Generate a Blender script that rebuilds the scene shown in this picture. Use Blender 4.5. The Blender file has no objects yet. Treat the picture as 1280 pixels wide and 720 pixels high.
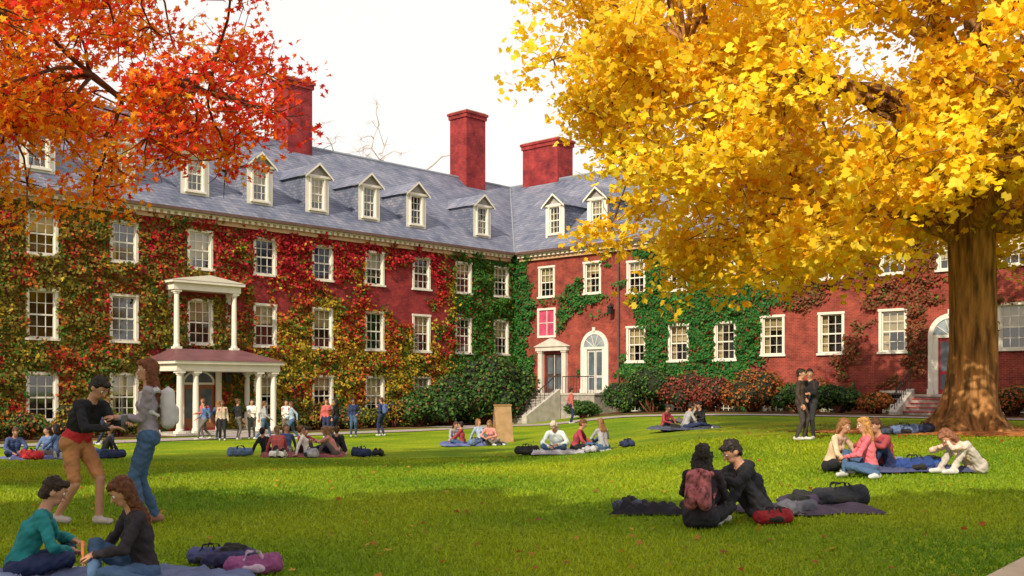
import bpy, math, random
import numpy as np
from mathutils import Vector, Matrix
random.seed(7); RNG=np.random.default_rng(7)
sc=bpy.context.scene
sc.view_settings.view_transform='Standard'; sc.view_settings.look='None'; sc.view_settings.exposure=0
COL=sc.collection
# ---------------------------------------------------------------- terrain
def sm(x,a,b):
    t=np.clip((np.asarray(x,dtype=float)-a)/(b-a),0,1); return t*t*(3-2*t)
def gz(x,y):
    L=sm(y,12,40)*(1-sm(x,-5,12)); R=sm(x,1,6)*sm(y,8,24)
    return -0.6*L+0.34*R
def fn(P,scale,seed,n=9):
    r=np.random.default_rng(seed); P=np.asarray(P,dtype=float)*scale
    d=r.normal(size=(n,P.shape[1])); d/=np.linalg.norm(d,axis=1)[:,None]; d*=r.uniform(.6,1.9,size=(n,1)); ph=r.uniform(0,6.28,n)
    return np.sin(P@d.T*2*np.pi+ph).sum(1)/math.sqrt(n)
# ---------------------------------------------------------------- materials
MATS={}
def newmat(name):
    m=bpy.data.materials.new(name); m.use_nodes=True
    return m,m.node_tree.nodes,m.node_tree.links,m.node_tree.nodes['Principled BSDF']
def mat(name,col,rough=.75,var=.25,scale=6,bump=.15,bscale=None,metal=0,spec=.3,stretch=None):
    if name in MATS: return MATS[name]
    m,N,L,b=newmat(name)
    tc=N.new('ShaderNodeTexCoord'); src=tc.outputs['Object']
    if stretch:
        mp=N.new('ShaderNodeMapping'); mp.inputs['Scale'].default_value=stretch; L.new(src,mp.inputs['Vector']); src=mp.outputs[0]
    nz=N.new('ShaderNodeTexNoise'); nz.inputs['Scale'].default_value=scale; nz.inputs['Detail'].default_value=7
    L.new(src,nz.inputs['Vector'])
    cr=N.new('ShaderNodeValToRGB'); c=np.array(col)
    cr.color_ramp.elements[0].position=.34 if stretch else .3; cr.color_ramp.elements[1].position=.64 if stretch else .7
    cr.color_ramp.elements[0].color=(*(c*(1-var)),1); cr.color_ramp.elements[1].color=(*np.clip(c*(1+var),0,1),1)
    L.new(nz.outputs['Fac'],cr.inputs['Fac']); L.new(cr.outputs['Color'],b.inputs['Base Color'])
    b.inputs['Roughness'].default_value=rough; b.inputs['Metallic'].default_value=metal; b.inputs['Specular IOR Level'].default_value=spec
    if bump:
        n2=N.new('ShaderNodeTexNoise'); n2.inputs['Scale'].default_value=bscale or scale*5; n2.inputs['Detail'].default_value=4
        L.new(src,n2.inputs['Vector'])
        bp=N.new('ShaderNodeBump'); bp.inputs['Strength'].default_value=bump; bp.inputs['Distance'].default_value=.08 if stretch else .02
        L.new(n2.outputs['Fac'],bp.inputs['Height']); L.new(bp.outputs['Normal'],b.inputs['Normal'])
    MATS[name]=m; return m
def brick_mat(name,c1,c2,mortar,offs=0):
    m,N,L,b=newmat(name)
    tc=N.new('ShaderNodeTexCoord'); sp=N.new('ShaderNodeSeparateXYZ'); L.new(tc.outputs['Object'],sp.inputs[0])
    ad=N.new('ShaderNodeMath'); L.new(sp.outputs[0],ad.inputs[0]); L.new(sp.outputs[1],ad.inputs[1])
    cb=N.new('ShaderNodeCombineXYZ'); L.new(ad.outputs[0],cb.inputs[0]); L.new(sp.outputs[2],cb.inputs[1])
    br=N.new('ShaderNodeTexBrick'); br.inputs['Scale'].default_value=1; br.inputs['Brick Width'].default_value=.23; br.inputs['Row Height'].default_value=.078
    br.inputs['Mortar Size'].default_value=.007; br.inputs['Color1'].default_value=(*c1,1); br.inputs['Color2'].default_value=(*c2,1); br.inputs['Mortar'].default_value=(*mortar,1); br.inputs['Bias'].default_value=-.1
    L.new(cb.outputs[0],br.inputs['Vector'])
    nz=N.new('ShaderNodeTexNoise'); nz.inputs['Scale'].default_value=1.1; nz.inputs['Detail'].default_value=12; nz.inputs['Roughness'].default_value=.72; L.new(tc.outputs['Object'],nz.inputs['Vector'])
    cr=N.new('ShaderNodeValToRGB'); cr.color_ramp.elements[0].position=.34; cr.color_ramp.elements[1].position=.66
    cr.color_ramp.elements[0].color=(.40,.42,.50,1); cr.color_ramp.elements[1].color=(1.15,1.15,1.05,1); L.new(nz.outputs['Fac'],cr.inputs['Fac'])
    mx=N.new('ShaderNodeMixRGB'); mx.blend_type='MULTIPLY'; mx.inputs['Fac'].default_value=1
    L.new(br.outputs['Color'],mx.inputs[1]); L.new(cr.outputs[0],mx.inputs[2]); L.new(mx.outputs[0],b.inputs['Base Color'])
    b.inputs['Roughness'].default_value=.9; b.inputs['Specular IOR Level'].default_value=.15
    MATS[name]=m; return m
def slate_mat():
    m,N,L,b=newmat('slate')
    tc=N.new('ShaderNodeTexCoord'); sp=N.new('ShaderNodeSeparateXYZ'); L.new(tc.outputs['Object'],sp.inputs[0])
    ad=N.new('ShaderNodeMath'); L.new(sp.outputs[0],ad.inputs[0]); L.new(sp.outputs[1],ad.inputs[1])
    cb=N.new('ShaderNodeCombineXYZ'); L.new(ad.outputs[0],cb.inputs[0]); L.new(sp.outputs[2],cb.inputs[1])
    br=N.new('ShaderNodeTexBrick'); br.inputs['Scale'].default_value=1; br.inputs['Brick Width'].default_value=.3; br.inputs['Row Height'].default_value=.16
    br.inputs['Mortar Size'].default_value=.012; br.inputs['Color1'].default_value=(.13,.16,.24,1); br.inputs['Color2'].default_value=(.24,.26,.33,1); br.inputs['Mortar'].default_value=(.08,.09,.12,1)
    L.new(cb.outputs[0],br.inputs['Vector'])
    nz=N.new('ShaderNodeTexNoise'); nz.inputs['Scale'].default_value=.6; nz.inputs['Detail'].default_value=10; nz.inputs['Roughness'].default_value=.7; L.new(tc.outputs['Object'],nz.inputs['Vector'])
    cr=N.new('ShaderNodeValToRGB'); cr.color_ramp.elements[0].position=.35; cr.color_ramp.elements[1].position=.7
    cr.color_ramp.elements[0].color=(.5,.52,.62,1); cr.color_ramp.elements[1].color=(1.2,1.1,1.1,1); L.new(nz.outputs['Fac'],cr.inputs['Fac'])
    mx=N.new('ShaderNodeMixRGB'); mx.blend_type='MULTIPLY'; mx.inputs['Fac'].default_value=1
    L.new(br.outputs['Color'],mx.inputs[1]); L.new(cr.outputs[0],mx.inputs[2]); L.new(mx.outputs[0],b.inputs['Base Color'])
    b.inputs['Roughness'].default_value=.6; MATS['slate']=m; return m
def leaf_mat(name,trans=.35,rough=.6):
    m=bpy.data.materials.new(name); m.use_nodes=True; N=m.node_tree.nodes; L=m.node_tree.links; N.clear()
    at=N.new('ShaderNodeAttribute'); at.attribute_name='Col'
    d=N.new('ShaderNodeBsdfPrincipled'); d.inputs['Roughness'].default_value=rough; d.inputs['Specular IOR Level'].default_value=.25
    t=N.new('ShaderNodeBsdfTranslucent'); mx=N.new('ShaderNodeMixShader'); mx.inputs[0].default_value=trans; o=N.new('ShaderNodeOutputMaterial')
    L.new(at.outputs['Color'],d.inputs['Base Color']); L.new(at.outputs['Color'],t.inputs['Color'])
    L.new(d.outputs[0],mx.inputs[1]); L.new(t.outputs[0],mx.inputs[2]); L.new(mx.outputs[0],o.inputs['Surface'])
    MATS[name]=m; return m
def glass_mat():
    m=bpy.data.materials.new('window_glass'); m.use_nodes=True; N=m.node_tree.nodes; L=m.node_tree.links; N.clear()
    t=N.new('ShaderNodeBsdfTransparent'); t.inputs[0].default_value=(.8,.83,.82,1)
    g=N.new('ShaderNodeBsdfGlossy'); g.inputs['Roughness'].default_value=.04
    tc=N.new('ShaderNodeTexCoord'); nz=N.new('ShaderNodeTexNoise'); nz.inputs['Scale'].default_value=1.5; L.new(tc.outputs['Object'],nz.inputs['Vector'])
    bp=N.new('ShaderNodeBump'); bp.inputs['Strength'].default_value=.15; L.new(nz.outputs['Fac'],bp.inputs['Height']); L.new(bp.outputs[0],g.inputs['Normal'])
    mx=N.new('ShaderNodeMixShader'); mx.inputs[0].default_value=.16; o=N.new('ShaderNodeOutputMaterial')
    L.new(t.outputs[0],mx.inputs[1]); L.new(g.outputs[0],mx.inputs[2]); L.new(mx.outputs[0],o.inputs['Surface'])
    MATS['window_glass']=m; return m
BRICK=brick_mat('brick',(.37,.032,.040),(.25,.022,.030),(.28,.10,.10))
BRICK2=brick_mat('brick_right_wing',(.36,.060,.045),(.24,.035,.030),(.30,.14,.11))
SLATE=slate_mat(); LEAF=leaf_mat('leaf',.45); IVYM=leaf_mat('ivy_leaf',.2); GLASS=glass_mat()
WHITE=mat('white_paint',(.70,.66,.60),.5,.07,2,.05)
STONE=mat('stone',(.42,.39,.36),.85,.2,3,.3)
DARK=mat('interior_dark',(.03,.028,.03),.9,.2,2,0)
BLIND=mat('window_blind',(.55,.42,.22),.8,.35,1.3,0)
BARK=mat('bark',(.27,.135,.05),.95,.65,7,1.0,9,stretch=(1,1,.16))
BARKD=mat('bark_dark',(.13,.05,.025),.95,.4,3,.8,9)
# ---------------------------------------------------------------- mesh builder
class MB:
    def __init__(s): s.v=[];s.f=[];s.m=[];s.n=0
    def add(s,vs,fs,mi=0):
        s.v.append(np.asarray(vs,dtype=float).reshape(-1,3))
        for f in fs: s.f.append([i+s.n for i in f])
        s.m.extend([mi]*len(fs) if np.isscalar(mi) else list(mi)); s.n+=len(vs)
    def box(s,x0,x1,y0,y1,z0,z1,mi=0):
        v=[(x0,y0,z0),(x1,y0,z0),(x1,y1,z0),(x0,y1,z0),(x0,y0,z1),(x1,y0,z1),(x1,y1,z1),(x0,y1,z1)]
        s.add(v,[(0,3,2,1),(4,5,6,7),(0,1,5,4),(1,2,6,5),(2,3,7,6),(3,0,4,7)],mi)
    def quad(s,a,b,c,d,mi=0): s.add([a,b,c,d],[(0,1,2,3)],mi)
    def tube(s,path,rad,sides=8,mi=0,cap=True):
        path=np.asarray(path,dtype=float); n=len(path); V=[];up=np.array([.13,.21,.97])
        for i in range(n):
            t=path[min(i+1,n-1)]-path[max(i-1,0)]; t=t/(np.linalg.norm(t)+1e-9)
            a=np.cross(up,t); 
            if np.linalg.norm(a)<.2: a=np.cross(np.array([1,0,0]),t)
            a/=np.linalg.norm(a); b=np.cross(t,a)
            th=np.arange(sides)/sides*2*np.pi
            V.append(path[i]+rad[i]*(np.cos(th)[:,None]*a+np.sin(th)[:,None]*b))
        F=[]
        for i in range(n-1):
            for j in range(sides):
                k=(j+1)%sides; F.append((i*sides+j,i*sides+k,(i+1)*sides+k,(i+1)*sides+j))
        if cap: F.append(tuple(range(sides-1,-1,-1))); F.append(tuple((n-1)*sides+j for j in range(sides)))
        s.add(np.concatenate(V),F,mi)
    def obj(s,name,mats,parent=None,smooth=False,loc=None,rot=0):
        me=bpy.data.meshes.new(name); me.from_pydata(np.concatenate(s.v).tolist(),[],s.f); 
        for m in mats: me.materials.append(m)
        me.polygons.foreach_set('material_index',s.m)
        if smooth: me.polygons.foreach_set('use_smooth',[True]*len(s.f))
        me.update(); o=bpy.data.objects.new(name,me); COL.objects.link(o)
        if loc is not None: o.location=loc
        o.rotation_euler[2]=rot
        if parent: o.parent=parent
        return o
def empty(name,loc=(0,0,0),rot=0):
    o=bpy.data.objects.new(name,None); COL.objects.link(o); o.location=loc; o.rotation_euler[2]=rot; return o
# ---------------------------------------------------------------- leaves
MAPLE=np.array([(0,-.5),(.12,-.2),(.45,-.28),(.3,.0),(.5,.18),(.17,.16),(0,.55),(-.17,.16),(-.5,.18),(-.3,0),(-.45,-.28),(-.12,-.2)])
MAPLE8=np.array([(0,-.5),(.42,-.3),(.26,0),(.52,.2),(0,.58),(-.52,.2),(-.26,0),(-.42,-.3)])
OVAL=np.array([(0,-.5),(.3,-.15),(.26,.2),(0,.5),(-.26,.2),(-.3,-.15)])
QUAD=np.array([(0,-.5),(.42,0),(0,.5),(-.42,0)])
def leaves(name,C,Nrm,size,col,shape,material,parent=None,fold=.25,loc=None,rot=0):
    C=np.asarray(C);n=len(C);k=len(shape)
    Nrm=Nrm/np.linalg.norm(Nrm,axis=1)[:,None]
    r=RNG.normal(size=(n,3)); a=np.cross(r,Nrm); a/=np.linalg.norm(a,axis=1)[:,None]; b=np.cross(Nrm,a)
    V=C[:,None,:]+size[:,None,None]*(shape[None,:,0:1]*a[:,None,:]+shape[None,:,1:2]*b[:,None,:]-fold*np.abs(shape[None,:,0:1])*Nrm[:,None,:])
    me=bpy.data.meshes.new(name); me.vertices.add(n*k); me.vertices.foreach_set('co',V.reshape(-1))
    me.loops.add(n*k); me.loops.foreach_set('vertex_index',np.arange(n*k,dtype=np.int32))
    me.polygons.add(n); me.polygons.foreach_set('loop_start',np.arange(0,n*k,k,dtype=np.int32)); me.polygons.foreach_set('loop_total',np.full(n,k,dtype=np.int32))
    me.update(calc_edges=True)
    ca=me.color_attributes.new('Col','FLOAT_COLOR','POINT')
    cc=np.ones((n,k,4)); cc[:,:,:3]=np.clip(col,0,1)[:,None,:]; ca.data.foreach_set('color',cc.reshape(-1))
    me.materials.append(material); o=bpy.data.objects.new(name,me); COL.objects.link(o)
    if loc is not None:o.location=loc
    o.rotation_euler[2]=rot
    if parent:o.parent=parent
    return o
def palette(n,cols,weights,jit=.18):
    cols=np.array(cols); i=RNG.choice(len(cols),n,p=np.array(weights)/sum(weights))
    return cols[i]*(1+RNG.uniform(-jit,jit,(n,1)))
# ================================================================ PEOPLE
def nrm(v): v=np.asarray(v,dtype=float); return v/(np.linalg.norm(v)+1e-9)
def ik(a,c,l1,l2,pole):
    a=np.asarray(a,float);c=np.asarray(c,float); d=c-a;L=np.linalg.norm(d); u=nrm(d)
    if L>(l1+l2)*.995: L=(l1+l2)*.995; c=a+u*L
    x=(l1*l1-l2*l2+L*L)/(2*L); h=math.sqrt(max(l1*l1-x*x,0)); p=np.asarray(pole,float); p=nrm(p-u*np.dot(p,u))
    return a+u*x+p*h,c
def make_pose(pel,lean=0,side=0,anL=None,anR=None,knL=(0,-1,0),knR=(0,-1,0),wrL=None,wrR=None,elL=(.3,1,-.2),elR=(-.3,1,-.2),head=0,yaw=0,feet=(0,-1,0),twist=0):
    pel=np.array(pel,float); d=nrm((math.sin(side),-math.sin(lean)*math.cos(side),math.cos(lean)*math.cos(side)))
    cx=np.array([math.cos(twist),math.sin(twist),0]); J={}
    l2=lean*1.35; d2=nrm((math.sin(side),-math.sin(l2),math.cos(l2)))
    J['pel']=pel; J['che']=pel+.30*d; J['nek']=J['che']+.19*d2
    J['shL']=J['nek']-.045*d2+.165*cx; J['shR']=J['nek']-.045*d2-.165*cx
    J['hiL']=pel+np.array([.09,0,-.02]); J['hiR']=pel+np.array([-.09,0,-.02])
    J['knL'],J['anL']=ik(J['hiL'],anL,.43,.42,knL); J['knR'],J['anR']=ik(J['hiR'],anR,.43,.42,knR)
    J['elL'],J['wrL']=ik(J['shL'],wrL,.28,.25,elL); J['elR'],J['wrR']=ik(J['shR'],wrR,.28,.25,elR)
    hp=head+lean*.6
    f=np.array([math.sin(yaw)*math.cos(hp),-math.cos(yaw)*math.cos(hp),-math.sin(hp)]); u=np.array([math.sin(yaw)*math.sin(hp),-math.cos(yaw)*math.sin(hp),math.cos(hp)])
    J['f']=f; J['u']=u; J['r']=np.cross(u,f); J['hed']=J['nek']+nrm(d2*.5+u*.5)*.07+u*.10
    J['feet']=nrm(feet); J['d']=d; J['d2']=d2; return J
def P_stand(k=0,arms='down'):
    a=dict(pel=(0,0,.915),anL=(.10,-.05,.08),anR=(-.10,.07,.08))
    if arms=='down': w=dict(wrL=(.25,-.04,.83),wrR=(-.25,-.04,.83))
    elif arms=='hold': w=dict(wrL=(.07,-.30,1.10),wrR=(-.09,-.28,1.06))
    elif arms=='bag': w=dict(wrL=(.16,-.10,1.26),wrR=(-.25,-.02,.83))
    elif arms=='hip': w=dict(wrL=(.16,-.08,1.0),wrR=(-.22,-.1,.86),elL=(1,.5,0))
    a.update(w); a.setdefault('head',.1); a['yaw']=k; return make_pose(**a)
def P_walk(): return make_pose((0,0,.89),.06,anL=(.07,-.30,.10),anR=(-.08,.34,.13),wrL=(.24,.16,.88),wrR=(-.24,-.25,.93))
def P_bend(): return make_pose((0,.08,.88),.42,anL=(.12,-.12,.08),anR=(-.10,.24,.10),wrL=(.08,-.52,1.08),wrR=(-.08,-.48,1.04),elL=(.5,.2,-1),elR=(-.5,.2,-1),head=.42)
def P_cross(lean=.3,head=.2,yaw=0,w=.2): return make_pose((0,0,.13),lean,anL=(-.13,-.30,.07),anR=(.14,-.36,.07),knL=(1,-.2,.35),knR=(-1,-.2,.35),wrL=(.12,-.42,w+.05),wrR=(-.10,-.40,w),elL=(1,.3,-.3),elR=(-1,.3,-.3),head=head,yaw=yaw,feet=(0,-.8,.0))
def P_knees(lean=.35,head=.2,yaw=0): return make_pose((0,0,.13),lean,anL=(.12,-.47,.08),anR=(-.12,-.52,.08),knL=(.1,-.2,1),knR=(-.1,-.2,1),wrL=(.05,-.50,.46),wrR=(-.05,-.52,.42),elL=(1,.1,-.3),elR=(-1,.1,-.3),head=head,yaw=yaw)
def P_out(yaw=0): return make_pose((0,0,.13),-.3,anL=(.10,-.80,.07),anR=(-.09,-.74,.09),knL=(.1,-.2,1),knR=(0,-.2,1),wrL=(.30,.34,.06),wrR=(-.30,.32,.06),elL=(.3,1,0),elR=(-.3,1,0),head=.15,yaw=yaw,feet=(0,-.35,.9))
def P_side(head=.3,yaw=0,lean=.2): return make_pose((0,0,.13),lean,anL=(.42,.02,.07),anR=(.22,-.42,.08),knL=(.4,-1,.2),knR=(-.5,-1,1.2),wrL=(.08,-.38,.30),wrR=(-.12,-.36,.28),elL=(1,.2,-.5),elR=(-1,.2,-.5),head=head,yaw=yaw,feet=(.5,-.5,0))
def capsule_mesh(a,b,ra,rb,seg=12):
    a=np.asarray(a,float);b=np.asarray(b,float); t=b-a; 
    if np.linalg.norm(t)<1e-5: t=np.array([0,0,1e-3]); b=a+t
    t=nrm(t); x=nrm(np.cross(t,[.31,.52,.79])); y=np.cross(t,x); th=np.arange(seg)/seg*2*np.pi
    ring=np.cos(th)[:,None]*x+np.sin(th)[:,None]*y; V=[];
    angs=[-1.15,-.75,-.35,0]
    for q in angs: V.append(a+ra*(math.cos(q)*ring+math.sin(q)*t))
    for q in angs[::-1]: V.append(b+rb*(math.cos(q)*ring-math.sin(q)*t))
    n=len(V); V=np.concatenate(V+[[a-ra*t],[b+rb*t]]); F=[]
    for i in range(n-1):
        for j in range(seg): k=(j+1)%seg; F.append((i*seg+j,i*seg+k,(i+1)*seg+k,(i+1)*seg+j))
    for j in range(seg): k=(j+1)%seg; F.append((k,j,n*seg)); F.append(((n-1)*seg+j,(n-1)*seg+k,n*seg+1))
    return V,F
def ell_mesh(c,r,R,seg=16,rings=10):
    V,F=capsule_mesh((0,0,-1e-4),(0,0,1e-4),1,1,seg); 
    V=V/np.linalg.norm(V,axis=1)[:,None]; return (V*np.array(r))@np.array(R).T+np.asarray(c),F
def sdf(P,pr):
    if pr[0]=='c':
        _,a,b,ra,rb,_m=pr; a=np.asarray(a,float); ab=np.asarray(b,float)-a; h=np.clip(((P-a)@ab)/(ab@ab+1e-9),0,1)
        return np.linalg.norm(P-a-h[:,None]*ab,axis=1)-(ra+(rb-ra)*h)
    _,c,r,R,_m=pr; q=(P-np.asarray(c))@np.array(R); r=np.array(r); k0=np.linalg.norm(q/r,axis=1); k1=np.linalg.norm(q/(r*r),axis=1)
    return k0*(k0-1)/(k1+1e-9)
def remesh_prims(prims,vox,smooth=2,ampf=None):
    mb=MB()
    for pr in prims:
        V,F=capsule_mesh(*pr[1:5]) if pr[0]=='c' else ell_mesh(*pr[1:4]); mb.add(V,F)
    o=mb.obj('tmp',[]); md=o.modifiers.new('r','REMESH'); md.mode='VOXEL'; md.voxel_size=vox
    s=o.modifiers.new('s','SMOOTH'); s.iterations=smooth; s.factor=.5
    dg=bpy.context.evaluated_depsgraph_get(); ev=o.evaluated_get(dg); me=bpy.data.meshes.new_from_object(ev)
    nv=len(me.vertices); V=np.empty(nv*3); me.vertices.foreach_get('co',V); V=V.reshape(-1,3)
    Nn=np.empty(nv*3); me.vertices.foreach_get('normal',Nn); Nn=Nn.reshape(-1,3)
    npoly=len(me.polygons); lt=np.empty(npoly,dtype=np.int32); me.polygons.foreach_get('loop_total',lt); li=np.empty(len(me.loops),dtype=np.int32); me.loops.foreach_get('vertex_index',li)
    st=np.concatenate([[0],np.cumsum(lt)[:-1]]); F=[li[a:a+b].tolist() for a,b in zip(st,lt)]
    cen=np.add.reduceat(V[li],st,axis=0)/lt[:,None]
    def lab(P): 
        D=np.stack([sdf(P,pr) for pr in prims]); return np.array([pr[-1] for pr in prims])[D.argmin(0)]
    fm=lab(cen); vm=lab(V)
    if ampf is not None: V=V+Nn*ampf(V,vm)[:,None]
    old=o.data; bpy.data.objects.remove(o); bpy.data.meshes.remove(old); bpy.data.meshes.remove(me)
    return V,F,fm
def cloth(c,kind='cloth'):
    key='%s_%02x%02x%02x'%(kind,*[int(min(1,x)*255) for x in c])
    if kind=='hair': return mat(key,c,.5,.45,30,.6,60)
    if kind=='skin': return mat(key,c,.55,.08,8,.05)
    if kind=='patterned': return mat(key,c,.85,.85,16,.3,16)
    return mat(key,c,.85,.22,6,.4,16)
SK=(.46,.24,.16); SKD=(.22,.12,.08)
def person(name,loc,rot,J,top=(.1,.1,.12),bot=(.04,.06,.12),hair=(.04,.02,.012),skin=SK,shoe=(.5,.5,.5),style='short',shorts=False,sleeve='long',pack=None,hem=None,scale=1,vox=.02,held=None,hood=False,fem=False,phone=False,zoff=0,packkind='pack',slim=1):
    mats=[cloth(top),cloth(bot),cloth(hair,'hair'),cloth(skin,'skin'),cloth(shoe,'shoe'),cloth(pack or (.1,.1,.1),packkind),mat('eye_white',(.7,.7,.68),.3,.02,5,0),mat('eye_dark',(.02,.012,.01),.3,.1,5,0),mat('lip',(.38,.12,.10),.5,.1,5,0),cloth(hem or top),cloth(held or (.1,.1,.1),'held')]
    T,B,H,S,SH,PK,EW,ED,LP,HM,HD=range(11)
    g=lambda k:J[k]; Pm=[]; c=lambda a,b,ra,rb,m:Pm.append(('c',a,b,ra,rb,m))
    shx=nrm(g('shL')-g('shR')); bw=.075 if not fem else .062; d=g('d'); bk=nrm(np.cross(d,shx)); 
    if np.dot(bk,[0,1,0])<0: bk=-bk
    ws=.055
    for sg in (1,-1):
        c(g('pel')+shx*sg*.065,g('pel')+d*.16+shx*sg*ws,.112,.096 if not fem else .086,HM)
        c(g('pel')+d*.16+shx*sg*ws,g('che')+shx*sg*bw,.098 if not fem else .086,.112 if not fem else .098,T)
        c(g('che')+shx*sg*bw,g('nek')-.05*g('d2')+shx*sg*.07,.110 if not fem else .098,.068,T)
    if fem:
        for sg in(1,-1): Pm.append(('e',g('che')-bk*.07+shx*sg*.06,(.06,.055,.06),np.eye(3),T))
    c(g('hiL'),g('hiR'),.112,.112,B)
    k=.88 if fem else 1
    for s in('L','R'):
        sh=g('sh'+s);el=g('el'+s);wr=g('wr'+s)
        c(g('nek')-.05*g('d2'),sh,.066,.060*k,T)
        if sleeve=='long': c(sh,el,.060*k,.048*k,T); c(el,wr,.048*k,.035*k,T)
        else: m=sh*.45+el*.55; c(sh,m,.064*k,.058*k,T); c(sh,el,.048*k,.04*k,S); c(el,wr,.04*k,.028,S)
        hi=g('hi'+s);kn=g('kn'+s);an=g('an'+s)
        if shorts: m=hi*.12+kn*.88; c(hi,m,.096,.070,B); c(kn,an,.054,.036,S); c(hi,kn,.08,.055,S)
        else: c(hi,kn,.096,.062,B); c(kn,an,.061,.045,B)
        ft=g('feet'); heel=an-ft*.04+np.array([0,0,-.03])*(1 if ft[2]<.5 else 0); toe=an+ft*.16+np.array([0,0,-.035])*(1 if ft[2]<.5 else 0)
        c(heel,toe,.045,.036,SH); c(an,an*.5+heel*.5,.042,.045,SH)
    f,u,r,h=g('f'),g('u'),g('r'),g('hed'); R=np.stack([r,-f,u],axis=1)
    q=lambda x,y,z:h+r*x+f*y+u*z
    c(g('nek')-.03*g('d2'),q(0,-.01,-.05),.056,.050,S)
    Pm.append(('e',q(0,0,.015),(.072,.092,.096),R,S)); Pm.append(('e',q(0,.035,-.06),(.048,.05,.05),R,S)); 
    c(q(0,.088,.01),q(0,.108,-.022),.010,.015,S)
    for sg in(1,-1): Pm.append(('e',q(sg*.076,-.005,-.01),(.012,.02,.03),R,S))
    if style!='cap': Pm.append(('e',q(0,-.022,.04),(.085,.094,.09),R,H)); Pm.append(('e',q(0,.03,.082),(.065,.06,.035),R,H))
    Pm.append(('e',q(0,-.05,-.01),(.078,.06,.078),R,H))
    if style=='long':
        dn=np.array([0,0,-1.]); b2=g('nek')+bk*.075
        for sg in(1,-1,0):
            c(q(sg*.062,-.03,.0),b2+shx*sg*.065+dn*.06,.047,.048,H); c(b2+shx*sg*.065+dn*.06,b2+shx*sg*.06+dn*.19+bk*.02,.048,.022,H)
        for sg in(1,-1): c(q(sg*.074,-.01,.02),q(sg*.080,-.01,-.15),.024,.026,H)
    elif style=='bun': Pm.append(('e',q(0,-.11,.08),(.045,.045,.045),R,H))
    elif style=='mid':
        for sg in(1,-1): c(q(sg*.06,-.03,.0),q(sg*.065,-.05,-.13),.045,.04,H)
        c(q(0,-.06,0),q(0,-.07,-.13),.06,.05,H)
    elif style=='cap': Pm.append(('e',q(0,-.01,.055),(.085,.102,.075),R,PK)); c(q(-.03,.10,.055),q(.03,.10,.055),.02,.02,PK); c(q(-.03,.14,.045),q(.03,.14,.045),.014,.014,PK)
    if hood: c(g('nek')+bk*.07+shx*.06-d*.03,g('nek')+bk*.07-shx*.06-d*.03,.06,.06,T); c(g('nek')+bk*.09-d*.03,g('nek')+bk*.09-d*.1,.06,.03,T)
    if pack and style!='cap':
        b0=g('che')+bk*.19
        for sg in(1,-1):
            c(b0+shx*sg*.075-d*.17,b0+shx*sg*.065+d*.12,.075,.07,PK); c(b0+bk*.065+shx*sg*.05-d*.15,b0+bk*.065+shx*sg*.05-d*.04,.045,.045,PK)
            c(g('nek')-.03*d+shx*sg*.11+bk*.09,g('nek')-.06*d+shx*sg*.12-bk*.07,.025,.022,PK); c(g('nek')-.06*d+shx*sg*.12-bk*.08,g('che')+shx*sg*.13-bk*.085,.022,.02,PK); c(g('che')+shx*sg*.13-bk*.085,g('che')+shx*sg*.15+bk*.1-d*.1,.02,.015,PK)
        c(b0+d*.19+shx*.03,b0+d*.19-shx*.03,.015,.015,PK)
    def amp(V,vm):
        a=np.where(vm==H,.010*fn(V*np.array([1,1,.25]),22,3)+.004*fn(V,40,9),0)
        a+=np.where((vm==T)|(vm==B)|(vm==HM),.006*fn(V,4.5,11)+.0045*fn(V*np.array([1,1,1.8]),9,12)+.0015*fn(V,20,13),0)*1.0
        return a if vox<.016 else a*.6
    V,F,fm=remesh_prims(Pm,vox,2,amp)
    mb=MB(); mb.add(V,F,fm.tolist())
    def sp(cn,rr,mi): v,fc=ell_mesh(cn,(rr,)*3,np.eye(3),8); mb.add(v,fc,mi)
    for sg in(1,-1):
        sp(q(sg*.03,.077,.012),.012,EW); sp(q(sg*.03,.0865,.012),.006,ED); mb.tube([q(sg*.014,.092,.036),q(sg*.03,.094,.041),q(sg*.048,.084,.036)],[.003,.004,.002],5,H)
    mb.tube([q(-.024,.080,-.055),q(0,.090,-.053),q(.024,.080,-.055)],[.003,.007,.003],6,LP)
    for s in('L','R'):
        wr=g('wr'+s); dr=nrm(wr-g('el'+s)); lat=nrm(np.cross(dr,[.2,-.3,1]) if abs(dr[2])<.85 else np.cross(dr,[1,0,.1])); pn=np.cross(dr,lat)
        if wr[2]<.12: pn=-pn if pn[2]>0 else pn; dr=nrm(dr*[1,1,0]+np.array([0,0,.02])); lat=nrm(np.cross(dr,[0,0,1])); pn=np.array([0,0,-1.])
        Rh=np.stack([lat,dr,pn],axis=1); v,fc=ell_mesh(wr+dr*.05,(.04,.052,.017),Rh,12); mb.add(v,fc,S)
        mb.tube([wr-dr*.03,wr+dr*.03],[.029,.03],8,S)
        for i,(o,L) in enumerate(((-.03,.062),(-.01,.074),(.01,.07),(.03,.055))):
            a=wr+dr*.088+lat*o; b=a+dr*L*.5+pn*L*.12; e=b+dr*L*.32+pn*L*.38; mb.tube([a-dr*.015,a,b,e],[.0095,.0095,.0085,.006],6,S)
        a=wr+dr*.03-lat*.035; b=a-lat*.022+dr*.028+pn*.01; e=b+dr*.03+pn*.012; mb.tube([a+lat*.01,a,b,e],[.011,.011,.01,.007],6,S)
    if phone:
        pc=(g('wrL')+g('wrR'))/2+np.array([0,-.09,.03]); mb.box(pc[0]-.04,pc[0]+.04,pc[1]-.006,pc[1]+.006,pc[2]-.07,pc[2]+.08,HD)
    o=mb.obj(name,mats,smooth=True); o.location=(loc[0],loc[1],float(gz(*loc))+zoff); o.rotation_euler[2]=math.radians(rot); o.scale=(scale,)*3
    return o
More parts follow.
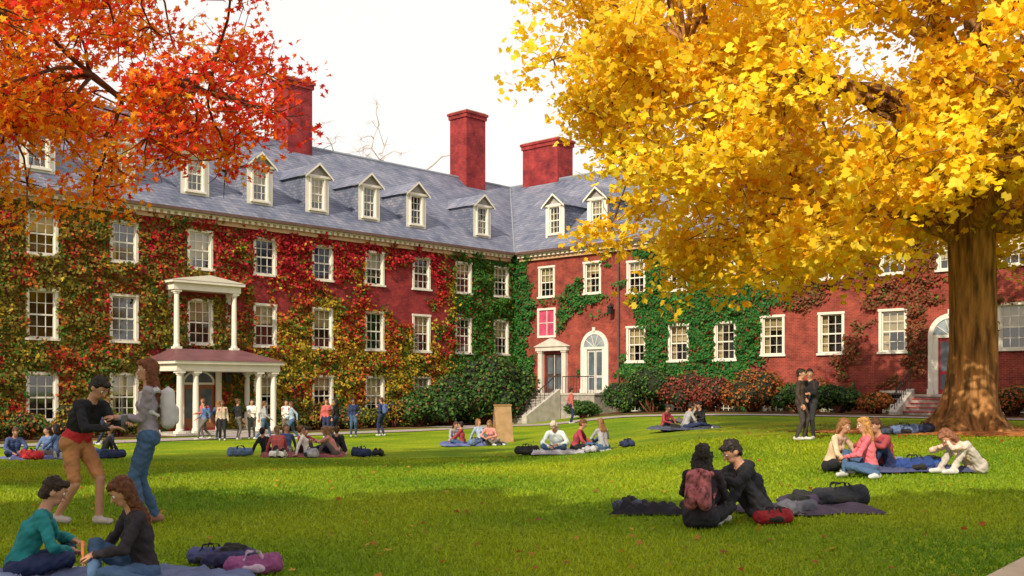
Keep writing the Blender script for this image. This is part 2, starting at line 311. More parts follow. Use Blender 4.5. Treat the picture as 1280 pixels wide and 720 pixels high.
BL=(.015,.015,.02);JE=(.05,.10,.20);GR=(.25,.25,.27);WH=(.72,.70,.67);RD=(.5,.03,.04);PKc=(.60,.13,.17);TE=(.015,.18,.20);TAN=(.42,.19,.08);NV=(.02,.03,.09)
HB=(.07,.026,.012);HK=(.018,.012,.01);HY=(.38,.19,.06)
person('man_bending_with_phone',(-4.72,11.6),66,P_bend(),top=BL,bot=TAN,hair=HK,shoe=(.4,.36,.34),hem=RD,style='short',vox=.012,phone=True,shorts=True,scale=1.04)
person('woman_standing_with_backpack',(-4.02,11.7),-72,P_stand(0,'hold'),top=(.27,.24,.28),bot=JE,hair=(.14,.042,.016),shoe=(.3,.15,.1),style='long',pack=(.5,.48,.5),vox=.012,scale=1.08,fem=True)
person('man_in_teal_shirt_sitting',(-3.85,8.25),112,P_cross(.38,.15,0,.25),top=TE,bot=NV,hair=(.03,.015,.01),vox=.011,scale=.94)
person('woman_in_dark_jacket_sitting',(-2.78,8.0),-58,P_side(.45,0,.16),top=(.025,.02,.028),bot=JE,hair=(.10,.032,.013),style='long',vox=.011,fem=True,scale=.95,phone=True,held=(.7,.25,.08))
person('woman_in_dark_jacket_sitting',(2.02,11.3),158,P_cross(.15,.1,.5),top=(.03,.02,.03),bot=BL,hair=HK,style='long',vox=.012,fem=True,pack=(.30,.09,.10),packkind='patterned')
person('man_in_black_hoodie_sitting',(2.80,12.0),-72,P_knees(.42,.35),top=BL,bot=(.03,.03,.04),hair=HK,vox=.012,hood=True,scale=1.1)
person('woman_in_pink_shirt_sitting',(5.5,16.2),-100,P_side(.1,.3,.15),top=PKc,bot=JE,hair=HY,style='long',vox=.014,fem=True)
person('woman_in_cream_sweater_sitting',(5.1,16.9),45,P_cross(.3),top=(.55,.40,.28),bot=BL,hair=(.2,.09,.03),style='mid',vox=.016,fem=True)
person('man_in_dark_sweater_sitting',(5.95,16.8),-60,P_knees(),top=(.3,.05,.06),bot=NV,hair=HB,vox=.016)
person('woman_in_white_sweater_sitting',(7.25,16.5),-78,P_knees(.75,.5),top=(.7,.5,.42),bot=(.45,.4,.38),hair=(.22,.09,.05),style='mid',vox=.014,fem=True,scale=1.05)
person('man_standing_in_brown_jacket',(6.82,25),60,P_stand(0,'hip'),top=(.05,.035,.03),bot=(.05,.04,.04),hair=HK,vox=.016)
person('man_standing_in_black_coat',(7.12,25.3),-30,P_stand(.3,'hold'),top=BL,bot=(.025,.025,.03),hair=HK,vox=.016,pack=(.05,.03,.03))
Fr=random.Random(3)
TOPS=[(.45,.1,.1),WH,(.1,.16,.32),BL,(.3,.3,.34),(.5,.22,.2),(.05,.08,.2),(.4,.32,.25),(.28,.04,.06),(.3,.38,.52),BL,NV]
def crowd(lst,stand=False):
    for i,(x,y) in enumerate(lst):
        top=Fr.choice(TOPS); fem=Fr.random()<.55; st=Fr.choice(['long','mid','bun']) if fem else 'short'; hc=Fr.choice([HB,HK,HK,(.2,.1,.04),(.12,.05,.02)])
        if stand: J=Fr.choice([P_stand(.3,'hold'),P_stand(-.3,'hip'),P_stand(0,'down'),P_walk(),P_stand(.2,'bag')])
        else: J=Fr.choice([P_cross(.3,.2,.2),P_knees(.4),P_out(.3),P_side(.2),P_cross(.1,0,-.4)])
        person('student_standing' if stand else 'student_sitting',(x,y),Fr.uniform(-180,180),J,top=top,bot=Fr.choice([JE,BL,NV,(.12,.11,.11)]),hair=hc,style=st,fem=fem,skin=SK if Fr.random()<.8 else SKD,vox=.022,pack=Fr.choice([None,None,(.3,.05,.08),(.08,.12,.3)]) if stand else None,scale=Fr.uniform(.95,1.05))
crowd([(-7.0,30.2),(-6.55,29.6),(-6.1,30.4),(-5.75,29.8),(-5.35,30.3),(-4.95,29.7),(-6.7,31.4),(-5.2,31.6)])
crowd([(1.7,28.8),(2.45,28.2),(-2.15,38),(-1.75,37.4),(-1.1,38.3),(-.75,37.2),(5.0,34.8),(5.6,34.3),(6.3,35),(6.0,35.6)])
crowd([(-12.1,28.2),(-11.6,27.8),(-13.2,28),(-12.7,29),(-11.2,29)])
person('student_leaning_in_light_shirt',(1.25,28.5),-20,P_cross(.5,.4),top=(.6,.68,.72),bot=JE,hair=(.5,.45,.4),style='mid',vox=.02,scale=1.15)
crowd([(-12.5,43),(-12.1,43.6),(-11.7,42.7),(-11.2,43.2),(-10.8,43.9),(-10.1,43),(-9.3,43.6),(-8.9,42.8),(-7.9,45),(-7.4,44.4),(-5.8,47),(-13,44.5),(-6.9,46),(2.9,52),(-14.6,38)],True)
# ---------------- bags and blankets
def bag(name,loc,rot,kind,col,s=1,col2=(.02,.02,.02)):
    Pm=[];c=lambda a,b,ra,rb,m:Pm.append(('c',np.array(a),np.array(b),ra,rb,m))
    if kind=='duffel':
        c((-.26,0,.13),(.26,0,.13),.12,.13,0); c((-.24,.06,.11),(.24,.06,.11),.1,.1,0); c((-.24,-.06,.11),(.24,-.06,.11),.1,.1,0)
        for y in(-.09,.09):
            pts=[(-.12,y,.2),(-.08,y*.7,.29),(.08,y*.6,.30),(.12,y,.2)]
            for a,b in zip(pts,pts[1:]): c(a,b,.014,.014,1)
        c((-.1,-.17,.1),(.1,-.17,.1),.04,.04,1)
    else:
        for sx in(-.08,.08): c((sx,-.16,.10),(sx,.16,.09),.09,.075,0); c((sx*.7,-.12,.19),(sx*.7,.02,.19),.045,.04,1)
        c((-.05,.24,.1),(.05,.24,.1),.018,.018,1); c((-.05,.24,.1),(-.06,.2,.1),.018,.02,1); c((.05,.24,.1),(.06,.2,.1),.018,.02,1)
        for sx in(-.1,.1): c((sx,.18,.04),(sx*2.2,.02,.025),.02,.022,1); c((sx*2.2,.02,.025),(sx*1.4,-.18,.03),.022,.018,1)
    V,F,fm=remesh_prims(Pm,.013,2,lambda V,vm:.012*fn(V,4,5)+.005*fn(V,11,6))
    V[:,2]=np.maximum(V[:,2],.0); mb=MB(); mb.add(V,F,fm.tolist())
    o=mb.obj(name,[cloth(col,'bag'),cloth(col2,'bag')],smooth=True); o.location=(*loc,float(gz(*loc))+.01); o.rotation_euler[2]=math.radians(rot); o.scale=(s,)*3
def blanket(name,loc,rot,w,d,col,amp=.05,seed=1):
    nx,ny=60,44; mb=MB(); X,Y=np.meshgrid(np.linspace(-w/2,w/2,nx),np.linspace(-d/2,d/2,ny))
    P=np.stack([X.ravel(),Y.ravel()],1); z=.03+amp*np.clip(fn(P,1.3,seed)*.5+.5,0,2)+amp*.5*np.abs(fn(P,3,seed+1))+amp*.2*fn(P,7,seed+2); P=P+.09*np.stack([fn(P,1,seed+3),fn(P,1,seed+4)],1)
    e=np.minimum.reduce([X.ravel()+w/2,w/2-X.ravel(),Y.ravel()+d/2,d/2-Y.ravel()]); z=z*np.clip(e/.06,0,1)+.004
    F=[(j*nx+i,j*nx+i+1,(j+1)*nx+i+1,(j+1)*nx+i) for j in range(ny-1) for i in range(nx-1)]
    mb.add(np.column_stack([P,z]),F); o=mb.obj(name,[cloth(col,'blanket')],smooth=True); o.location=(*loc,float(gz(*loc))+.02); o.rotation_euler[2]=math.radians(rot)
bag('duffel_bag',(4.0,12.9),8,'duffel',(.02,.022,.03),1.0); bag('backpack',(3.45,12.8),60,'pack',(.04,.03,.06)); bag('red_bag',(2.85,11.55),10,'duffel',(.25,.015,.02),.62)
bag('backpack',(3.3,12.3),120,'pack',(.1,.1,.13)); blanket('picnic_blanket',(3.5,12.5),5,1.5,.7,(.07,.05,.08),.03,4)
blanket('picnic_blanket',(1.62,12.6),-10,.7,.5,(.02,.018,.028),.09,3); bag('backpack',(1.4,12.9),30,'pack',(.05,.06,.1),.8)
bag('backpack',(-2.35,8.75),80,'pack',(.03,.03,.09),.9); bag('purple_bag',(-2.08,8.5),15,'duffel',(.22,.06,.17),.62,(.4,.3,.4)); bag('blue_bag',(-2.55,8.95),-20,'duffel',(.06,.07,.18),.6)
blanket('picnic_blanket',(-3.2,8.05),0,2.4,.8,(.10,.13,.25),.04,7)
bag('duffel_bag',(6.35,16.7),10,'duffel',(.02,.05,.2),.9); bag('backpack',(6.7,17.0),50,'pack',(.02,.08,.3)); bag('blue_bag',(6.15,17.3),-20,'duffel',(.15,.18,.3),.7)
blanket('picnic_blanket',(6.4,16.9),5,1.6,.9,(.06,.07,.16),.04,8)
for i,(x,y,c,k) in enumerate([(10.0,27,(.1,.15,.3),'duffel'),(10.7,27.4,(.02,.03,.08),'duffel'),(9.4,26.8,(.05,.06,.1),'pack'),(-4.2,29.5,NV,'duffel'),(-3.8,30,BL,'pack'),(-10.6,28.1,NV,'duffel'),(-14.2,28.2,(.1,.15,.35),'duffel'),(.4,28.3,BL,'duffel'),(3.1,28.6,NV,'pack'),(-1.3,37.2,(.1,.15,.3),'duffel'),(5.2,34.1,BL,'pack'),(-12.4,27.3,RD,'duffel'),(-7.7,30,(.1,.16,.3),'duffel'),(-6.4,29,WH,'pack'),(-5.5,29,(.3,.3,.35),'duffel'),(2.1,27.8,(.35,.36,.42),'pack')]):
    bag('duffel_bag' if k=='duffel' else 'backpack',(x,y),i*47,k,c)
for i,(x,y) in enumerate([(-5.9,30),(1.6,28.4),(-1.4,37.7),(5.6,34.7),(-12.2,28.2)]): blanket('picnic_blanket',(x,y),i*9,2.3,1.3,[(.25,.08,.09),(.35,.36,.42),(.1,.12,.3),(.06,.07,.12),(.10,.12,.3)][i],.05,20+i)
# ================================================================ BUILDING
O1=(-20.0,45.0,0.0); A1=math.atan2(.729,.685); O2=(.15,66.4,0.0); A2=-math.atan2(.685,.729)
bld=empty('brick_dormitory',O1,A1)
def F1(mb,name,mats,**k): return mb.obj(name,mats,parent=bld,**k)
def F2(mb,name,mats,**k): return mb.obj(name,mats,parent=bld,loc=(29.4,0,0),rot=-math.pi/2,**k)
def wall(mb,x0,x1,z0,z1,ops,mi=0,y=0,th=.35):
    xs=sorted({x0,x1,*[o[0] for o in ops],*[o[1] for o in ops]}); zs=sorted({z0,z1,*[o[2] for o in ops],*[o[3] for o in ops]})
    xs=[v for v in xs if x0<=v<=x1]; zs=[v for v in zs if z0<=v<=z1]
    for a,b in zip(xs,xs[1:]):
        for c,d in zip(zs,zs[1:]):
            cx,cz=(a+b)/2,(c+d)/2
            if any(o[0]<cx<o[1] and o[2]<cz<o[3] for o in ops): continue
            mb.quad((a,y,c),(b,y,c),(b,y,d),(a,y,d),mi)
    for o in ops:
        a,b,c,d=o; mb.quad((a,y,c),(a,y+th,c),(a,y+th,d),(a,y,d),mi); mb.quad((b,y,c),(b,y,d),(b,y+th,d),(b,y+th,c),mi)
        mb.quad((a,y,d),(a,y+th,d),(b,y+th,d),(b,y,d),mi); mb.quad((a,y,c),(b,y,c),(b,y+th,c),(a,y+th,c),mi)
def window(mb,x,z,w,h,y=0,blind=None,cols=3,fr=0,cas=.085):
    a,b,c,d=x-w/2,x+w/2,z-h/2,z+h/2
    mb.box(a-cas,a+.05,y-.05,y+.12,c,d,fr); mb.box(b-.05,b+cas,y-.05,y+.12,c,d,fr); mb.box(a-cas-.03,b+cas+.03,y-.075,y+.122,d,d+.12,fr); mb.box(a-cas-.06,b+cas+.06,y-.12,y+.124,c-.10,c,fr)
    i0,i1,j0,j1=a+.05,b-.05,c,d
    mb.box(i0,i1,y+.05,y+.1,z-.035,z+.035,fr); mb.box(i0,i1,y+.05,y+.1,j0,j0+.07,fr); mb.box(i0,i1,y+.05,y+.1,j1-.06,j1,fr)
    mb.box(i0,i0+.05,y+.053,y+.103,j0+.07,j1-.06,fr);mb.box(i1-.05,i1,y+.053,y+.103,j0+.07,j1-.06,fr)
    for k in range(1,cols): xx=i0+(i1-i0)*k/cols; mb.box(xx-.014,xx+.014,y+.06,y+.093,j0+.07,j1-.06,fr)
    for zz in ((j0+z)/2,(j1+z)/2): mb.box(i0,i1,y+.063,y+.09,zz-.014,zz+.014,fr)
    mb.quad((i0,y+.085,j0),(i1,y+.085,j0),(i1,y+.085,j1),(i0,y+.085,j1),1)
    bl=random.choice([0,0,.35,.5,.45,.7]) if blind is None else blind
    if bl>0: mb.quad((i0,y+.2,j1-(j1-j0)*bl),(i1,y+.2,j1-(j1-j0)*bl),(i1,y+.2,j1),(i0,y+.2,j1),2)
    if random.random()<.4: mb.quad((i0,y+.25,j0),(i0+.28*(i1-i0),y+.25,j0),(i0+.22*(i1-i0),y+.25,j1),(i0,y+.25,j1),2)
WM=[WHITE,GLASS,BLIND,DARK]
T=[-14.4,-10.8,-7.2,-3.6,0,3.66,7.47,11.09,14.63,18.14,21.6,24.95,28.2]
def rowspec(r): return {3:(8.1,1.2,1.72),2:(4.66,1.2,2.0),1:(1.13,1.2,1.95)}[r]
wins=[]
for t in T:
    for r in(3,2,1):
        z,w,h=rowspec(r)
        if r==1 and abs(t-7.47)<.1: continue
        wins.append((t,z,w,h))
ops1=[(x-w/2,x+w/2,z-h/2,z+h/2) for x,z,w,h in wins]+[(6.6,8.3,-.35,2.45)]
EZ=9.9
mb=MB(); wall(mb,-18,29.4,-1.2,EZ,ops1); mb.quad((-18,0,-1.2),(-18,0,EZ),(-18,12,EZ),(-18,12,-1.2)); mb.quad((-18,12,-1.2),(-18,12,EZ),(41.4,12,EZ),(41.4,12,-1.2)); mb.add([(-18,0,EZ),(-18,12,EZ),(-18,6,15.6)],[(0,1,2)])
F1(mb,'left_wing_walls',[BRICK])
mb=MB()
for w in wins: window(mb,*w)
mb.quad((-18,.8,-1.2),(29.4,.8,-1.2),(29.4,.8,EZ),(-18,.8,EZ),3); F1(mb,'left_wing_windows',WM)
S=[2.74,6.3,9.49,12.36,15.3,18.1,21.3,24.4,27.1,29.8,33,36.2]
w2=[(s,8.0 if s<8 else 7.8,1.15,1.75) for s in S]
w2+=[(s,4.0 if s<17 else 4.2,1.2,1.9) for s in S if s not in(2.74,6.3,27.1)]
w2+=[(s,.75,1.0,1.1) for s in S if s>9 and s!=27.1]
ops2=[(x-w/2,x+w/2,z-h/2,z+h/2) for x,z,w,h in w2]+[(2.74-.6,2.74+.6,4.75,6.3)]+[(2.6,4.0,1.25,3.6)]
def archop(cx): return (cx-.62,cx+.62,1.25,4.35)
ops2+=[archop(6.5),archop(27.1)]
mb=MB(); wall(mb,0,40,-1.2,EZ,ops2); mb.quad((40,0,-1.2),(40,0,EZ),(40,12,EZ),(40,12,-1.2)); mb.quad((-12,12,-1.2),(-12,12,EZ),(40,12,EZ),(40,12,-1.2)); mb.add([(40,0,EZ),(40,12,EZ),(40,6,15.6)],[(0,1,2)])
F2(mb,'right_wing_walls',[BRICK2])
mb=MB()
for w in w2: window(mb,*w)
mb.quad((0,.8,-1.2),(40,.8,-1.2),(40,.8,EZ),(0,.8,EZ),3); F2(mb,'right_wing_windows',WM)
mb=MB(); mb.box(2.14,3.34,.02,.1,4.75,6.3,0)
for a in((2.0,2.14),(3.34,3.48)): mb.box(*a,-.06,.1,4.62,6.43,1)
mb.box(2.14,3.34,-.06,.1,4.62,4.75,1); mb.box(2.14,3.34,-.06,.1,6.3,6.43,1); mb.box(2.72,2.76,-.01,.02,4.75,6.3,1);mb.box(2.14,3.34,-.012,.02,5.5,5.54,1)
F2(mb,'pink_window_panel',[mat('pink_panel',(.50,.07,.15),.5,.35,1.5,0),WHITE])
def archdoor(cx,nm,red=False):
    mb=MB(); n=14; zs=3.9
    for i in range(n):
        a0=math.pi*i/n;a1=math.pi*(i+1)/n
        for (ri,ro,y,m) in((.80,1.02,-.10,0),(0.02,.80,-.05,1)):
            p=lambda a,q:(cx+q*math.cos(a),y,zs+q*math.sin(a))
            mb.quad(p(a0,ri),p(a0,ro),p(a1,ro),p(a1,ri),m)
        po=lambda a,y:(cx+1.02*math.cos(a),y,zs+1.02*math.sin(a)); mb.quad(po(a0,-.10),po(a0,0),po(a1,0),po(a1,-.10),0)
        pi=lambda a,y:(cx+.8*math.cos(a),y,zs+.8*math.sin(a)); mb.quad(pi(a0,-.10),pi(a0,-.05),pi(a1,-.05),pi(a1,-.10),0)
    for k in range(1,5):
        a=math.pi*k/5; mb.tube([(cx+.1*math.cos(a),-.06,zs+.1*math.sin(a)),(cx+.78*math.cos(a),-.06,zs+.78*math.sin(a))],[.02,.02],4,0)
    for sg in(1,-1):
        x0,x1=sorted((cx+sg*.80,cx+sg*1.02)); mb.box(x0,x1,-.10,.0,1.25,zs,0); mb.box(x0-.04,x1+.04,-.13,.0,1.25,1.5,0)
        x0,x1=sorted((cx+sg*.58,cx+sg*.799)); mb.box(x0,x1,-.07,.02,1.25,zs,0)
    mb.box(cx-.8,cx+.8,-.08,.03,zs-.08,zs+.05,0)
    for sg in(-1,1):
        x0,x1=sorted((cx+sg*.01,cx+sg*.575)); mb.box(x0,x1,.03,.09,1.25,zs-.08,2)
        for (z0,z1) in((1.45,2.15),(2.3,3.65)): mb.box(x0+.09,x1-.09,.015,.029,z0,z1,3)
    mb.box(cx-.1,cx+.1,-.16,-.1,zs+.95,zs+1.2,0)
    F2(mb,nm,[WHITE,mat('fan_glass',(.25,.29,.34),.2,.3,2,0),mat('door_paint_'+nm,(.4,.03,.04) if red else (.50,.50,.50),.4,.1,2,0),mat('door_glass',(.10,.12,.15),.15,.3,2,0)])
archdoor(6.5,'arched_door'); archdoor(27.1,'arched_door_red',True)
mb=MB(); dx=3.3
for sg in(-1,1):
    x=dx+sg*.95; mb.box(x-.16,x+.16,-.22,.0,1.25,3.7,0); mb.box(x-.2,x+.2,-.26,.0,1.25,1.45,0); mb.box(x-.2,x+.2,-.26,.0,3.7,3.8,0)
mb.box(dx-1.25,dx+1.25,-.3,0,3.8,4.05,0); 
mb.add([(dx-1.35,-.38,4.05),(dx+1.35,-.38,4.05),(dx,-.38,4.55),(dx-1.35,0,4.05),(dx+1.35,0,4.05),(dx,0,4.55)],[(0,1,2),(0,2,5,3),(1,4,5,2),(0,3,4,1)],0)
mb.box(dx-.65,dx+.65,.08,.14,1.25,3.6,1); mb.box(dx-.02,dx+.02,.06,.079,1.25,3.6,0)
for x0 in(dx-.52,dx+.15): mb.box(x0,x0+.38,.06,.079,1.5,2.2,2); mb.box(x0,x0+.38,.06,.079,2.4,3.4,2)
F2(mb,'stone_doorway',[mat('pale_stone',(.6,.55,.5),.7,.12,3,.1),mat('dark_door',(.07,.05,.045),.5,.2,3,0),MATS['door_glass']])
STEPD=mat('dark_step',(.30,.27,.25),.9,.3,4,.3)  # darker grey for the risers and the landing block
def stairs(nm,x0,x1,px0,px1,top,m1,g=-.3,dep=2.2):
    mb=MB(); mb.box(px0,px1,-dep,-.12,g-1,top-.10,3); mb.box(px0-.06,px1+.06,-dep-.05,-.121,top-.098,top,1); n=int((top-g)/.165); h=(top-g)/n
    for i in range(n-1):
        y1=-dep-i*.33-(.052 if i==0 else .002); zt=top-h*(i+1); mb.box(x0,x1,-dep-(i+1)*.33,y1,g-1,zt-.04,3); mb.box(x0,x1,-dep-(i+1)*.33-.035,y1,zt-.038,zt,0)
    L=(n-1)*.33
    for xa,xb in((x0-.36,x0-.003),(x1+.003,x1+.36)):
        v=[(xa,-dep-.053,g-1),(xa,-dep-L-.3,g-1),(xa,-dep-L-.3,g+.35),(xa,-dep-.053,top+.25)]; v+=[(xb,a,b) for _,a,b in v]
        mb.add(v,[(0,1,2,3),(7,6,5,4),(0,4,5,1),(1,5,6,2),(2,6,7,3),(3,7,4,0)],1)
    for xx in(x0-.18,x1+.18):
        mb.tube([(xx,-dep-.1,top+1.1),(xx,-dep-L-.1,g+1.15)],[.028,.028],6,2)
        for k in range(8): q=k/7; mb.tube([(xx,-dep-.1-q*L,top+.2-q*(top-g)),(xx,-dep-.1-q*L,top+1.1-q*(top-g)+.05*q)],[.018,.018],5,2)
    if px1-x1>1:
        mb.tube([(x1+.4,-dep+.08,top+.95),(px1-.1,-dep+.08,top+.95)],[.028,.028],6,2)
        for k in range(12): xx=x1+.4+(px1-.5-x1)*k/11; mb.tube([(xx,-dep+.08,top),(xx,-dep+.08,top+.95)],[.014,.014],5,2)
    F2(mb,nm,[m1,STONE,mat('black_iron',(.02,.02,.02),.4,.1,3,0),STEPD])
stairs('stone_steps',3.0,5.4,2.2,8.2,1.25,STONE,-.35,2.2); stairs('red_steps',26.1,28.1,25.7,28.5,1.25,mat('red_step',(.42,.06,.06),.7,.2,3,.2),.15,1.6)
def cornice(mb,x0,x1):
    mb.box(x0,x1,-.18,-.002,EZ-.50,EZ-.30,2); mb.box(x0,x1,-.42,-.003,EZ-.16,EZ+.02,0); mb.box(x0,x1,-.30,-.004,EZ-.30,EZ-.16,2)
    x=x0
    while x<x1-.2: mb.box(x,x+.18,-.36,-.302,EZ-.30,EZ-.16,0); x+=.36
    mb.box(x0,x1,-.56,-.422,EZ-.10,EZ+.05,1)
mb=MB(); cornice(mb,-18,28.9); GUT=mat('gutter',(.12,.07,.06),.5,.2,3,0); CSH=mat('cornice_board',(.5,.32,.2),.6,.1,3,0); F1(mb,'left_cornice',[WHITE,GUT,CSH])
mb=MB(); cornice(mb,.6,40); mb.tube([(8.3,-.14,EZ-.3),(8.3,-.14,-.4)],[.06,.06],8,1); F2(mb,'right_cornice_and_downpipe',[WHITE,GUT,CSH])
ze,zr=EZ+.05,15.7; mb=MB()
mb.quad((-18.4,-.5,ze),(28.9,-.5,ze),(35.4,6,zr),(-18.4,6,zr)); mb.quad((28.9,-.5,ze),(28.9,-40.4,ze),(35.4,-40.4,zr),(35.4,6,zr))
mb.quad((-18.4,6,zr),(35.4,6,zr),(41.9,12.5,ze),(-18.4,12.5,ze)); mb.quad((35.4,6,zr),(35.4,-40.4,zr),(41.9,-40.4,ze),(41.9,12.5,ze))
mb.tube([(-18.4,6,zr),(35.4,6,zr),(35.4,-40.4,zr)],[.12,.12,.12],6,1); mb.tube([(28.9,-.5,ze+.02),(35.4,6,zr+.02)],[.07,.07],6,1)
F1(mb,'slate_roof',[SLATE,mat('lead_flashing',(.2,.22,.27),.5,.1,2,0)])
SL=(zr-ze)/6.5
def dormer(mb,x):
    y=.45; zb=ze+(y+.5)*SL; zt=12.75; zg=13.4; w=.76; yb=(zt-ze)/SL-.5; yr=(zg-ze)/SL-.5+.1
    a,b,c,d=x-.45,x+.45,zb+.2,12.62
    mb.quad((x-w,y,zb-.3),(a,y,zb-.3),(a,y,zt),(x-w,y,zt),0); mb.quad((b,y,zb-.3),(x+w,y,zb-.3),(x+w,y,zt),(b,y,zt),0)
    mb.quad((a,y,zb-.3),(b,y,zb-.3),(b,y,c),(a,y,c),0); mb.quad((a,y,d),(b,y,d),(b,y,zt),(a,y,zt),0)
    window(mb,x,(c+d)/2,.90,d-c,y-.02,cas=.05)
    mb.add([(x-w,y,zt),(x+w,y,zt),(x,y,zg)],[(0,1,2)],5)
    for sg in(-1,1): mb.add([(x+sg*w,y,zb-.3),(x+sg*w,y,zt),(x+sg*w,yb+.2,zt)],[(0,1,2)],4)
    o=.16
    for sg in(-1,1):
        e=(x+sg*(w+o),zt-o*.79); 
        mb.quad((x,y-.25,zg+.06),(e[0],y-.25,e[1]+.06),(e[0],yb+.1,e[1]+.06),(x,yr+.1,zg+.06),4)
        mb.add([(x,y-.255,zg+.05),(x,y-.255,zg-.09),(e[0],y-.255,e[1]-.07),(e[0],y-.255,e[1]+.05)],[(0,1,2,3)],0)
        mb.add([(x,y-.25,zg+.03),(e[0],y-.25,e[1]+.03),(e[0],y+.3,e[1]+.03),(x,y+.3,zg+.03)],[(0,1,2,3)],5)
    mb.box(x-w-.05,x+w+.05,y-.12,y,zt-.08,zt+.04,0); mb.quad((x-.6,y+.5,zb),(x+.6,y+.5,zb),(x+.6,y+.5,zt),(x-.6,y+.5,zt),3)
DSH=mat('dormer_shingle',(.36,.33,.33),.8,.25,3,.2)
mb=MB()
for t in[-14.4,-10.8,-7.2,-3.6,0,3.66,7.47,11.09,14.63,18.14,21.6,27.0]: dormer(mb,t)
F1(mb,'left_dormers',WM+[SLATE,DSH])
mb=MB()
for t in[3.0,6.3,12.36,15.3,18.1,24.4,30,36]: dormer(mb,t)
F2(mb,'right_dormers',WM+[SLATE,DSH])
def chimney(x,y,w,d,z0,z1,nm,f=F1):
    mb=MB(); mb.box(x-w/2,x+w/2,y-d/2,y+d/2,z0,z1-.5,0); mb.box(x-w/2-.08,x+w/2+.08,y-d/2-.08,y+d/2+.08,z1-.5,z1-.25,0); mb.box(x-w/2-.15,x+w/2+.15,y-d/2-.15,y+d/2+.15,z1-.25,z1-.08,0); mb.box(x-w/2-.05,x+w/2+.05,y-d/2-.05,y+d/2+.05,z1-.08,z1,1)
    f(mb,nm,[BRICK,STONE])
chimney(17.0,6,1.7,1.4,13.5,19.4,'chimney_a'); chimney(31.2,6,1.8,1.6,13.5,20.2,'chimney_b'); chimney(-3.5,6,1.6,1.9,13.5,19.3,'chimney_c'); chimney(-3.0,6.6,3.2,1.6,13,18.6,'chimney_d',F2); chimney(16,6,2.2,1.5,13.5,19,'chimney_e',F2)
mb=MB(); x0,x1,dp=4.8,10.1,2.6; g=-.62
mb.box(x0-.2,x1+.2,-dp-.3,-.003,g-.5,g+.14,2); mb.box(x0-.5,x1+.5,-dp-.6,-dp-.302,g-.5,g+.04,2)
def column(x,y,z0,z1,r):
    mb.box(x-r*1.4,x+r*1.4,y-r*1.4,y+r*1.4,z0,z0+.1,0); mb.tube([(x,y,z0+.1),(x,y,z0+.18),(x,y,z0+.2),(x,y,(z0+z1)/2),(x,y,z1-.2),(x,y,z1-.18),(x,y,z1-.1)],[r*1.25,r*1.25,r,r*.97,r*.85,r*1.15,r*1.2],14,0); mb.box(x-r*1.35,x+r*1.35,y-r*1.35,y+r*1.35,z1-.1,z1,0)
for x in(x0+.2,x0+1.0,x1-1.0,x1-.2): column(x,-dp+.1,g+.14,2.3,.14)
for x in(x0+.2,x1-.2): column(x,-.25,g+.14,2.3,.14)
mb.box(x0-.05,x1+.05,-dp-.1,-.005,2.3,2.62,0); mb.box(x0-.2,x1+.2,-dp-.25,-.006,2.62,2.76,0)
a=[(x0-.25,-dp-.3,2.762),(x1+.25,-dp-.3,2.762),(x1+.25,-.02,2.762),(x0-.25,-.02,2.762)]; b=[(x0+.9,-.9,3.35),(x1-.9,-.9,3.35),(x1-.9,-.02,3.35),(x0+.9,-.02,3.35)]
mb.add(a+b,[(0,1,5,4),(1,2,6,5),(3,0,4,7),(4,5,6,7)],1)
for x in(5.95,8.99): column(x,-.55,3.36,6.1,.13); mb.box(x-.14,x+.14,-.06,-.004,3.36,6.1,0)
mb.box(5.7,9.24,-.75,-.005,6.1,6.42,0); mb.box(5.55,9.39,-.9,-.006,6.42,6.55,0)
mb.add([(5.5,-.92,6.553),(9.44,-.92,6.553),(7.47,-.92,6.85),(5.5,-.006,6.553),(9.44,-.006,6.553),(7.47,-.006,6.85)],[(0,1,2),(0,2,5,3),(1,4,5,2),(0,3,4,1)],0)
mb.box(6.3,6.6,-.08,-.003,-.48,2.3,0); mb.box(8.3,8.6,-.08,-.003,-.48,2.3,0)
for sg in(0,1): xx=6.62+sg*.84; mb.box(xx,xx+.82,.1,.16,-.48,1.7,3); mb.box(xx+.14,xx+.68,.085,.099,.1,1.5,4)
mb.box(6.6,8.3,.08,.17,1.7,1.8,0)
for i in range(10):
    a0=math.pi*i/10;a1=math.pi*(i+1)/10; p=lambda a,q:(7.45+q*math.cos(a)*1.2,.075,1.8+q*math.sin(a)*.8); mb.quad(p(a0,.62),p(a0,.72),p(a1,.72),p(a1,.62),0)
mb.quad((6.6,.14,1.8),(8.3,.14,1.8),(8.3,.14,2.45),(6.6,.14,2.45),4)
F1(mb,'portico',[WHITE,mat('porch_roof',(.16,.07,.08),.5,.2,2,0),STONE,mat('wood_door',(.25,.1,.04),.5,.2,3,.1),MATS['door_glass']])
for F,x,z in((F2,7.9,6.0),(F1,6.1,2.0),(F1,8.8,2.0)):
    mb=MB(); y=-.35; mb.box(x-.12,x+.12,y-.12,y+.12,z-.2,z+.2,0); mb.add([(x-.16,y-.16,z+.2),(x+.16,y-.16,z+.2),(x+.16,y+.16,z+.2),(x-.16,y+.16,z+.2),(x,y,z+.4)],[(0,1,4),(1,2,4),(2,3,4),(3,0,4),(3,2,1,0)],0); mb.tube([(x,0,z+.3),(x,y,z+.42)],[.02,.02],5,0); F(mb,'wall_lantern',[MATS['black_iron']])
